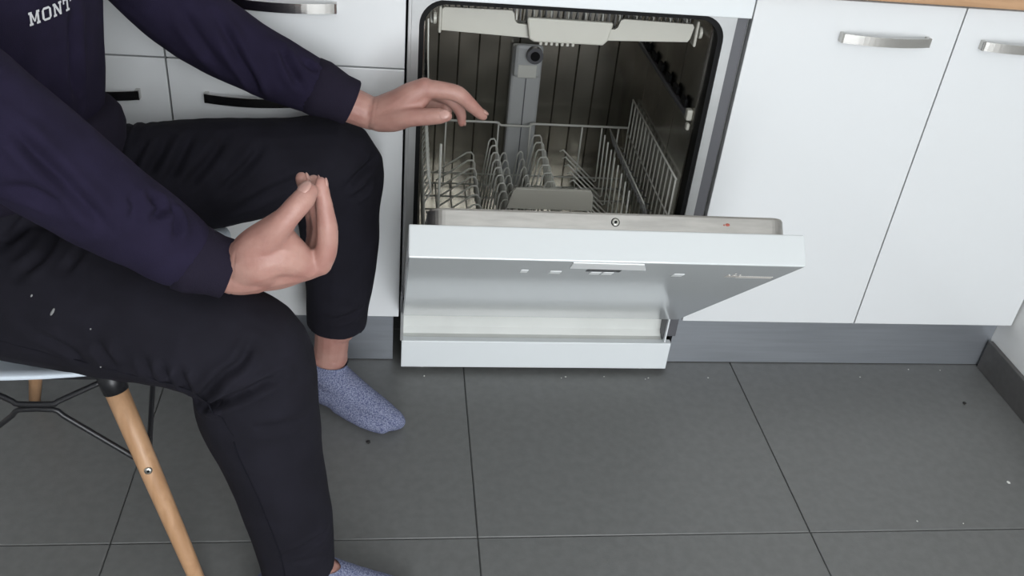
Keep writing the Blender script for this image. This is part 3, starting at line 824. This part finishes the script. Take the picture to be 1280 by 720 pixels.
# nails
for H, dors in ((RIGHT_HAND, Vector((.8, .1, .35))), (LEFT_HAND, Vector((.35, -.05, .9)))):
    for k in ('index', 'middle', 'ring', 'little', 'thumb'):
        P_ = H[k]; a, b = Vector(P_[-2][:3]), Vector(P_[-1][:3]); r = P_[-2][3]
        t = (b - a).normalized()
        dv = dors if k != 'thumb' else (Vector((-.5, -.5, .6)) if H is RIGHT_HAND else Vector((.1, -.75, .55)))
        nrm = (dv - t * dv.dot(t)).normalized(); sd = t.cross(nrm)
        bmn = bmesh.new()
        bmesh.ops.create_uvsphere(bmn, u_segments=12, v_segments=8, radius=1)
        mx = Matrix((sd, t, nrm)).transposed().to_4x4()
        c = a.lerp(b, .7) + nrm * r * .80
        bmesh.ops.transform(bmn, matrix=Matrix.Translation(c) @ mx @ Matrix.Diagonal((r * .62, r * .78, r * .22, 1)), verts=bmn.verts)
        link_mesh('fingernail', bmn, 'nail', body, True)
# eyes
for s in (-1, 1):
    bme = bmesh.new(); bmesh.ops.create_uvsphere(bme, u_segments=16, v_segments=10, radius=.0110, matrix=Matrix.Translation(hp_(.0745, s * .032, .009)))
    e = link_mesh('eye', bme, 'eye', body, True)
    bme = bmesh.new(); bmesh.ops.create_uvsphere(bme, u_segments=12, v_segments=8, radius=.0052, matrix=Matrix.Translation(hp_(.0808, s * .032, .008)))
    # kept on the eyeball as the dark of the eye
    link_mesh('iris', bme, 'iris', body, True)
# hair
bm = bmesh.new()
add_tube(bm, [(*hp_(-.030, 0, .030), .084), (*hp_(.000, 0, .060), .083)], 18, 1)
add_tube(bm, [(*hp_(.02, 0, .085), .060), (*hp_(.055, 0, .085), .040)], 16, 1)
add_tube(bm, [(*hp_(-.045, 0, .0), .072), (*hp_(-.050, 0, -.045), .054)], 16, 1)
for s in (-1, 1):
    add_tube(bm, [(*hp_(.030, s * .058, .055), .030), (*hp_(.005, s * .066, .035), .026), (*hp_(-.030, s * .062, .0), .030)], 12, 2)
    add_tube(bm, [(*hp_(.084, s * .018, .036), .0045), (*hp_(.078, s * .036, .039), .0045), (*hp_(.064, s * .052, .034), .0035)], 8, 2)
me = remeshed(bm, .0035, 3)
displace(me, lambda co, no: .004 * soft_noise(co, (60, 60, 25)))
mesh_obj('hair', me, 'hair', person)

# --- trousers
bm = bmesh.new()
add_loft(bm, [ell(-.610, -.36, .452, .14, .12), ell(-.610, -.36, .49, .188, .145), ell(-.600, -.36, .56, .188, .145), ell(-.585, -.36, .63, .172, .132), ell(-.58, -.36, .675, .165, .125)])
for leg in (R_LEG, L_LEG):
    add_tube(bm, leg, 24, 5, cap='flat')
me = remeshed(bm, .0042, 8)
def trouser_folds(co, no):
    d = .0022 * soft_noise(co, (14, 14, 9), 3.1) + .0012 * soft_noise(co, (40, 40, 22), 7.7)
    d = d * np.clip((co[:, 2] - .02) / .1, .3, 1)
    # creases behind and beside the near knee
    K = [
        ([(-0.265, -0.633, 0.462), (-0.227, -0.663, 0.521), (-0.202, -0.657, 0.541), (-0.190, -0.637, 0.561)], 0.006, 0.009),
        ([(-0.265, -0.633, 0.458), (-0.237, -0.654, 0.476), (-0.212, -0.662, 0.491), (-0.180, -0.659, 0.508), (-0.153, -0.644, 0.514)], 0.006, 0.009),
        ([(-0.259, -0.643, 0.454), (-0.244, -0.650, 0.472), (-0.228, -0.658, 0.476)], 0.005, 0.007),
        ([(-0.267, -0.646, 0.486), (-0.275, -0.652, 0.510), (-0.276, -0.653, 0.529)], 0.006, 0.007),
        ([(-0.289, -0.647, 0.500), (-0.295, -0.649, 0.515), (-0.296, -0.650, 0.530)], 0.006, 0.006),
        ([(-0.313, -0.645, 0.506), (-0.318, -0.647, 0.523), (-0.320, -0.646, 0.537)], 0.006, 0.006),
        ([(-0.361, -0.639, 0.516), (-0.371, -0.637, 0.536), (-0.378, -0.632, 0.553)], 0.007, 0.006),
        ([(-0.402, -0.628, 0.512), (-0.419, -0.624, 0.532), (-0.458, -0.611, 0.546)], 0.007, 0.005),
        ([(-0.482, -0.476, 0.648), (-0.496, -0.501, 0.629), (-0.505, -0.524, 0.624)], 0.007, 0.006),
        ([(-0.454, -0.470, 0.618), (-0.453, -0.537, 0.622), (-0.479, -0.566, 0.605)], 0.007, 0.005),
        ([(-0.408, -0.506, 0.623), (-0.412, -0.545, 0.622), (-0.421, -0.569, 0.614)], 0.006, 0.004),
        ([(-0.107, -0.612, 0.191), (-0.122, -0.639, 0.196), (-0.173, -0.650, 0.179)], 0.005, 0.005),
        ([(-0.104, -0.624, 0.158), (-0.151, -0.652, 0.167)], 0.005, 0.005),
        ([(-0.127, -0.626, 0.429), (-0.159, -0.659, 0.440), (-0.195, -0.673, 0.446)], 0.008, 0.004),
        ([(-0.371, -0.201, 0.634), (-0.380, -0.242, 0.617), (-0.392, -0.266, 0.595)], 0.007, 0.008),
        ([(-0.339, -0.183, 0.630), (-0.349, -0.232, 0.611), (-0.363, -0.257, 0.584)], 0.007, 0.008),
        ([(-0.289, -0.172, 0.623), (-0.313, -0.224, 0.597), (-0.338, -0.251, 0.572)], 0.007, 0.008),
        ([(-0.231, -0.164, 0.608), (-0.262, -0.209, 0.578), (-0.295, -0.228, 0.551)], 0.007, 0.008),
        ([(-0.149, -0.165, 0.561), (-0.218, -0.198, 0.538), (-0.281, -0.218, 0.509)], 0.008, 0.005),
        ([(-0.103, -0.157, 0.533), (-0.088, -0.140, 0.549), (-0.069, -0.100, 0.555)], 0.006, 0.008),
        ([(-0.090, -0.155, 0.512), (-0.070, -0.133, 0.528)], 0.006, 0.006),
        ([(-0.076, -0.126, 0.257), (-0.101, -0.142, 0.248), (-0.145, -0.141, 0.239)], 0.006, 0.006),
        ([(-0.404, -0.229, 0.630), (-0.410, -0.259, 0.618), (-0.412, -0.278, 0.600)], 0.006, 0.006),
    ]
    bv_ = mesh_bvh(me)
    for pts, wd, dp in K: d += fold(co, pts, wd, dp, bv_)
    # bunching where the far thigh meets the jumper
    m = np.exp(-((co[:, 0] + .45) / .035) ** 2) * np.clip((co[:, 2] - .58) / .03, 0, 1) * np.clip((co[:, 1] + .33) / .05, 0, 1)
    d += m * .0035 * np.sin(co[:, 0] * 380)
    return d
displace(me, trouser_folds)
tr = mesh_obj('trousers', me, 'denim', person)
tr['label'] = 'dark navy twill trousers'
def surface_line(target, pts, r, name, m, parent, off=.0008, toward=None):
    """a thin cord laid on a surface, e.g. a seam"""
    tm_ = target.data
    bvh = BVHTree.FromPolygons([v.co for v in tm_.vertices], [p.vertices for p in tm_.polygons])
    out = []
    for p in catmull(pts, 8):
        hit = bvh.find_nearest(Vector(p[:3]))
        out.append((*(hit[0] + hit[1] * off), r))
    return tube(name, m, parent, out, 6)
# side seam of the near leg
surface_line(tr, [(-.22, -.675, .42), (-.205, -.665, .34), (-.185, -.65, .25), (-.17, -.64, .17), (-.165, -.635, .095)], .0011, 'seam', 'seam', tr, .0)
surface_line(tr, [(-.60, -.56, .53), (-.50, -.59, .52), (-.36, -.63, .51), (-.26, -.66, .49), (-.22, -.675, .43)], .0009, 'seam', 'seam', tr, -.0003)
# lint on the near thigh
tmv = tr.data
bv = BVHTree.FromPolygons([v.co for v in tmv.vertices], [p.vertices for p in tmv.polygons])
for (lx, ly, lz, s, ln) in ((-.430, -.60, .575, .0022, 3.2), (-.463, -.60, .60, .0016, 1.5), (-.382, -.62, .565, .0013, 1), (-.385, -.66, .50, .0013, 1)):
    h = bv.find_nearest(Vector((lx, ly, lz)))
    bml = bmesh.new(); bmesh.ops.create_uvsphere(bml, u_segments=8, v_segments=6, radius=1)
    bmesh.ops.transform(bml, matrix=Matrix.Translation(h[0] + h[1] * .0004) @ Matrix.Rotation(.5, 4, 'Y') @ Matrix.Diagonal((s * .8, s * .8, s * ln, 1)), verts=bml.verts)
    link_mesh('lint', bml, 'lint', tr, True)

# --- sweatshirt
bm = bmesh.new()
add_loft(bm, [ell(-.572, -.36, .690, .170, .126, TW * .5), ell(-.568, -.36, .715, .182, .138, TW * .6), ell(-.563, -.36, .75, .184, .135, TW * .8), ell(-.556, -.36, .82, .184, .136, TW), ell(-.548, -.36, .92, .196, .138, TW), ell(-.542, -.36, 1.0, .198, .126, TW), ell(-.536, -.36, 1.06, .145, .096, TW), ell(-.528, -.36, 1.10, .082, .072, TW), ell(-.524, -.36, 1.115, .070, .066, TW)])
for arm in (R_ARM, L_ARM):
    add_tube(bm, arm, 22, 5, cap='flat')
me = remeshed(bm, .0042, 7)
def shirt_folds(co, no):
    d = .0026 * soft_noise(co, (11, 11, 8), 1.3) + .0012 * soft_noise(co, (34, 34, 24), 5.2)
    K = [
        ([(-0.394, -0.698, 0.870), (-0.375, -0.695, 0.840), (-0.356, -0.690, 0.807), (-0.334, -0.690, 0.771), (-0.320, -0.688, 0.741)], 0.007, 0.009),
        ([(-0.408, -0.707, 0.798), (-0.383, -0.696, 0.797), (-0.350, -0.692, 0.772)], 0.008, 0.006),
        ([(-0.285, -0.640, 0.762), (-0.274, -0.637, 0.746), (-0.281, -0.652, 0.742)], 0.005, 0.008),
        ([(-0.269, -0.625, 0.746), (-0.260, -0.635, 0.727), (-0.262, -0.645, 0.712)], 0.005, 0.008),
        ([(-0.302, -0.657, 0.775), (-0.295, -0.659, 0.759), (-0.298, -0.673, 0.745)], 0.006, 0.005),
        ([(-0.417, -0.391, 0.893), (-0.420, -0.392, 0.852), (-0.421, -0.397, 0.807), (-0.425, -0.388, 0.760)], 0.01, 0.008),
        ([(-0.288, -0.165, 0.821), (-0.265, -0.172, 0.769), (-0.244, -0.179, 0.725), (-0.234, -0.153, 0.686)], 0.007, 0.009),
        ([(-0.199, -0.145, 0.764), (-0.187, -0.160, 0.741), (-0.165, -0.174, 0.711)], 0.006, 0.009),
        ([(-0.163, -0.150, 0.744), (-0.145, -0.151, 0.732)], 0.005, 0.007),
        ([(-0.335, -0.187, 0.831), (-0.312, -0.183, 0.783), (-0.288, -0.173, 0.737)], 0.008, 0.006),
        ([(-.50, -.55, .80), (-.46, -.50, .72), (-.45, -.46, .70)], .012, .006)
    ]
    bv_ = mesh_bvh(me)
    for pts, wd, dp in K: d += fold(co, pts, wd, dp, bv_)
    dist = np.linalg.norm((co - np.array([-.43, -.43, .895])) * np.array([1, 1, 1.3]), axis=1)
    d *= 1 - np.exp(-(dist / .05) ** 4)
    return d
displace(me, shirt_folds)
sh = mesh_obj('sweatshirt', me, 'sweat', person)
sh['label'] = 'navy sweatshirt'
def cuff(name, a, b, ra, rb):
    bm = bmesh.new(); A, B = Vector(a), Vector(b); n = 56; t = (B - A).normalized()
    u = t.cross(Vector((0, 0, 1))).normalized(); v = t.cross(u)
    prof = [(-.02, ra * .8), (0, ra), (.25, ra * 1.02), (.7, rb * 1.01), (.97, rb), (1.0, rb - .002), (1.0, rb - .006), (.6, rb - .007)]
    rings = []
    for f, r in prof:
        rings.append([A.lerp(B, f) + (u * math.cos(2 * math.pi * k / n) + v * math.sin(2 * math.pi * k / n)) * (r + (.0006 if k % 2 else 0)) for k in range(n)])
    add_loft(bm, rings); bmesh.ops.recalc_face_normals(bm, faces=bm.faces)
    return link_mesh(name, bm, 'rib', sh, True)
cuff('cuff', (-.2685, -.606, .666), (-.2145, -.602, .6435), .0420, .0365)
cuff('cuff', (-.158, -.122, .698), (-.090, -.122, .668), .0455, .0385)
bm = bmesh.new(); rings = []
for z, ga in ((.642, -.010), (.645, .004), (.665, .012), (.688, .015), (.705, .012), (.718, .003), (.721, -.012)):
    rings.append([(x, y, zz - .10 * (y + .36)) for x, y, zz in ell(-.563, -.36, z, .182 + ga, .146 + ga, TW * .5, 96, 2.3, .06)])
add_loft(bm, rings); bmesh.ops.recalc_face_normals(bm, faces=bm.faces)
link_mesh('waistband', bm, 'rib', sh, True)
# printed slab-serif lettering on the chest
def letter_polys(ch):
    """rectangles / quads on a 0..1 x 0..1 cell"""
    s = .17
    if ch == 'M':
        return [[(0, 0), (.34, 0), (.34, s), (0, s)], [(.66, 0), (1, 0), (1, s), (.66, s)], [(.08, s), (.26, s), (.26, 1 - s), (.08, 1 - s)], [(.74, s), (.92, s), (.92, 1 - s), (.74, 1 - s)],
                [(0, 1 - s), (.30, 1 - s), (.30, 1), (0, 1)], [(.70, 1 - s), (1, 1 - s), (1, 1), (.70, 1)], [(.26, 1), (.26, .66), (.44, .22), (.5, .38)], [(.74, 1), (.5, .38), (.56, .22), (.74, .66)], [(.44, .22), (.56, .22), (.5, .40)]]
    if ch == 'O':
        return [[(.25, 0), (.75, 0), (.75, s), (.25, s)], [(.25, 1 - s), (.75, 1 - s), (.75, 1), (.25, 1)], [(.05, .2), (.25, .2), (.25, .8), (.05, .8)], [(.75, .2), (.95, .2), (.95, .8), (.75, .8)],
                [(.05, .2), (.25, 0), (.25, .2)], [(.75, 0), (.95, .2), (.75, .2)], [(.05, .8), (.25, .8), (.25, 1)], [(.75, .8), (.95, .8), (.75, 1)]]
    if ch == 'N':
        return [[(0, 0), (.36, 0), (.36, s), (0, s)], [(.09, s), (.27, s), (.27, 1 - s), (.09, 1 - s)], [(0, 1 - s), (.27, 1 - s), (.27, 1), (0, 1)], [(.64, 1 - s), (1, 1 - s), (1, 1), (.64, 1)],
                [(.73, 0), (.91, 0), (.91, 1 - s), (.73, 1 - s)], [(.27, 1), (.27, .68), (.73, 0), (.73, .34)]]
    if ch == 'T':
        return [[(0, 1 - s), (1, 1 - s), (1, 1), (0, 1)], [(.41, s), (.59, s), (.59, 1 - s), (.41, 1 - s)], [(.28, 0), (.72, 0), (.72, s), (.28, s)], [(0, .62), (.15, .62), (.15, 1 - s), (0, 1 - s)], [(.85, .62), (1, .62), (1, 1 - s), (.85, 1 - s)]]
smv = sh.data
bvs = BVHTree.FromPolygons([v.co for v in smv.vertices], [p.vertices for p in smv.polygons])
TA = -.62                                   # direction the printed area faces
tf = Vector((math.cos(TA), math.sin(TA), 0)); tx = Vector((-tf.y, tf.x, 0))
T0 = Vector((-.46, -.462, .887)) + tx * .007; ch_h = .0160; ch_w = .0165; adv = .0192
for i, ch in enumerate('MONT'):
    bm = bmesh.new()
    for poly in letter_polys(ch):
        vs = [bm.verts.new((x, y, 0)) for x, y in poly]; bm.faces.new(vs)
    bmesh.ops.triangulate(bm, faces=bm.faces)
    bmesh.ops.subdivide_edges(bm, edges=bm.edges, cuts=2, use_grid_fill=True)
    bad = []
    for v in bm.verts:
        q = T0 + tx * (i * adv + v.co.x * ch_w) + Vector((0, 0, 1)) * (v.co.y * ch_h)
        h = bvs.ray_cast(q + tf * .3, -tf)
        if h[0] is None: bad.append(v); continue
        v.co = h[0] + h[1] * .0016
    if bad: bmesh.ops.delete(bm, geom=bad, context='VERTS')
    bmesh.ops.recalc_face_normals(bm, faces=bm.faces)
    link_mesh('printed_letter', bm, 'print_white', sh)

# --- socks
for f, zt in zip(FEET, (.110, .10)):
    bm = bmesh.new()
    for ch in foot_chains(*f, grow=.0028): add_tube(bm, ch, 16, 3)
    me = remeshed(bm, .003, 6)
    b2 = bmesh.new(); b2.from_mesh(me)
    bmesh.ops.bisect_plane(b2, geom=list(b2.verts) + list(b2.edges) + list(b2.faces), plane_co=(f[0][0], f[0][1], zt), plane_no=(.18, 0, 1), clear_outer=True)
    for v in b2.verts: v.co.z = max(v.co.z, .0006)
    b2.to_mesh(me); b2.free()
    displace(me, lambda co, no: .0007 * soft_noise(co, (60, 60, 60)) * (co[:, 2] > .003))
    so = mesh_obj('sock', me, 'sock', person); so['label'] = 'blue melange ankle sock'

# ------------------------------------------------------------------ crumbs on the floor
def crumb(x, y, s, m, label, grp):
    bm = bmesh.new(); bmesh.ops.create_icosphere(bm, subdivisions=1, radius=1)
    for v in bm.verts: v.co *= random.uniform(.7, 1.2)
    zmin = min(v.co.z for v in bm.verts)
    k = .55
    for v in bm.verts: v.co = Vector((v.co.x * s * 1.2, v.co.y * s, (v.co.z - zmin) * s * k))
    o = link_mesh('crumb', bm, m); o.location = (x, y, .0002); o.rotation_euler = (0, 0, random.uniform(0, 6))
    tag(o, label, 'crumb', grp)
for x, y, s in ((.367, -.014, .0022), (.357, -.018, .0014), (.054, -.014, .002), (.455, -.012, .0014), (.556, -.016, .0016), (.548, -.020, .0012)):
    crumb(x, y, s, 'crumb_w', 'pale crumb on the dark tiles right under the dishwasher front', 'pale crumbs under the dishwasher')
for x, y, s in ((.696, -.014, .0022), (1.065, -.008, .0016), (1.28, .020, .0014), (1.20, .022, .0018)):
    crumb(x, y, s, 'crumb_w', 'pale crumb on the dark tiles below the tall white doors', 'pale crumbs below the doors')
crumb(1.238, -.346, .0042, 'crumb_w', 'largest pale speck, on the open tile beside the skirting', None)
for x, y, s in ((1.081, -.452, .0016), (.99, -.444, .0016)):
    crumb(x, y, s, 'crumb_w', 'tiny pale speck just above the long tile joint', 'pale specks by the tile joint')
crumb(-.060, -.221, .0045, 'crumb_d', 'round dark crumb on the tile below the toe of the blue sock', 'dark crumbs by the sock')
crumb(-.067, -.118, .0036, 'crumb_d', 'dark crumb on the tile between the sock instep and the dishwasher', 'dark crumbs by the sock')
crumb(1.276, -.101, .004, 'crumb_d', 'dark crumb on the tiles near the right skirting', None)
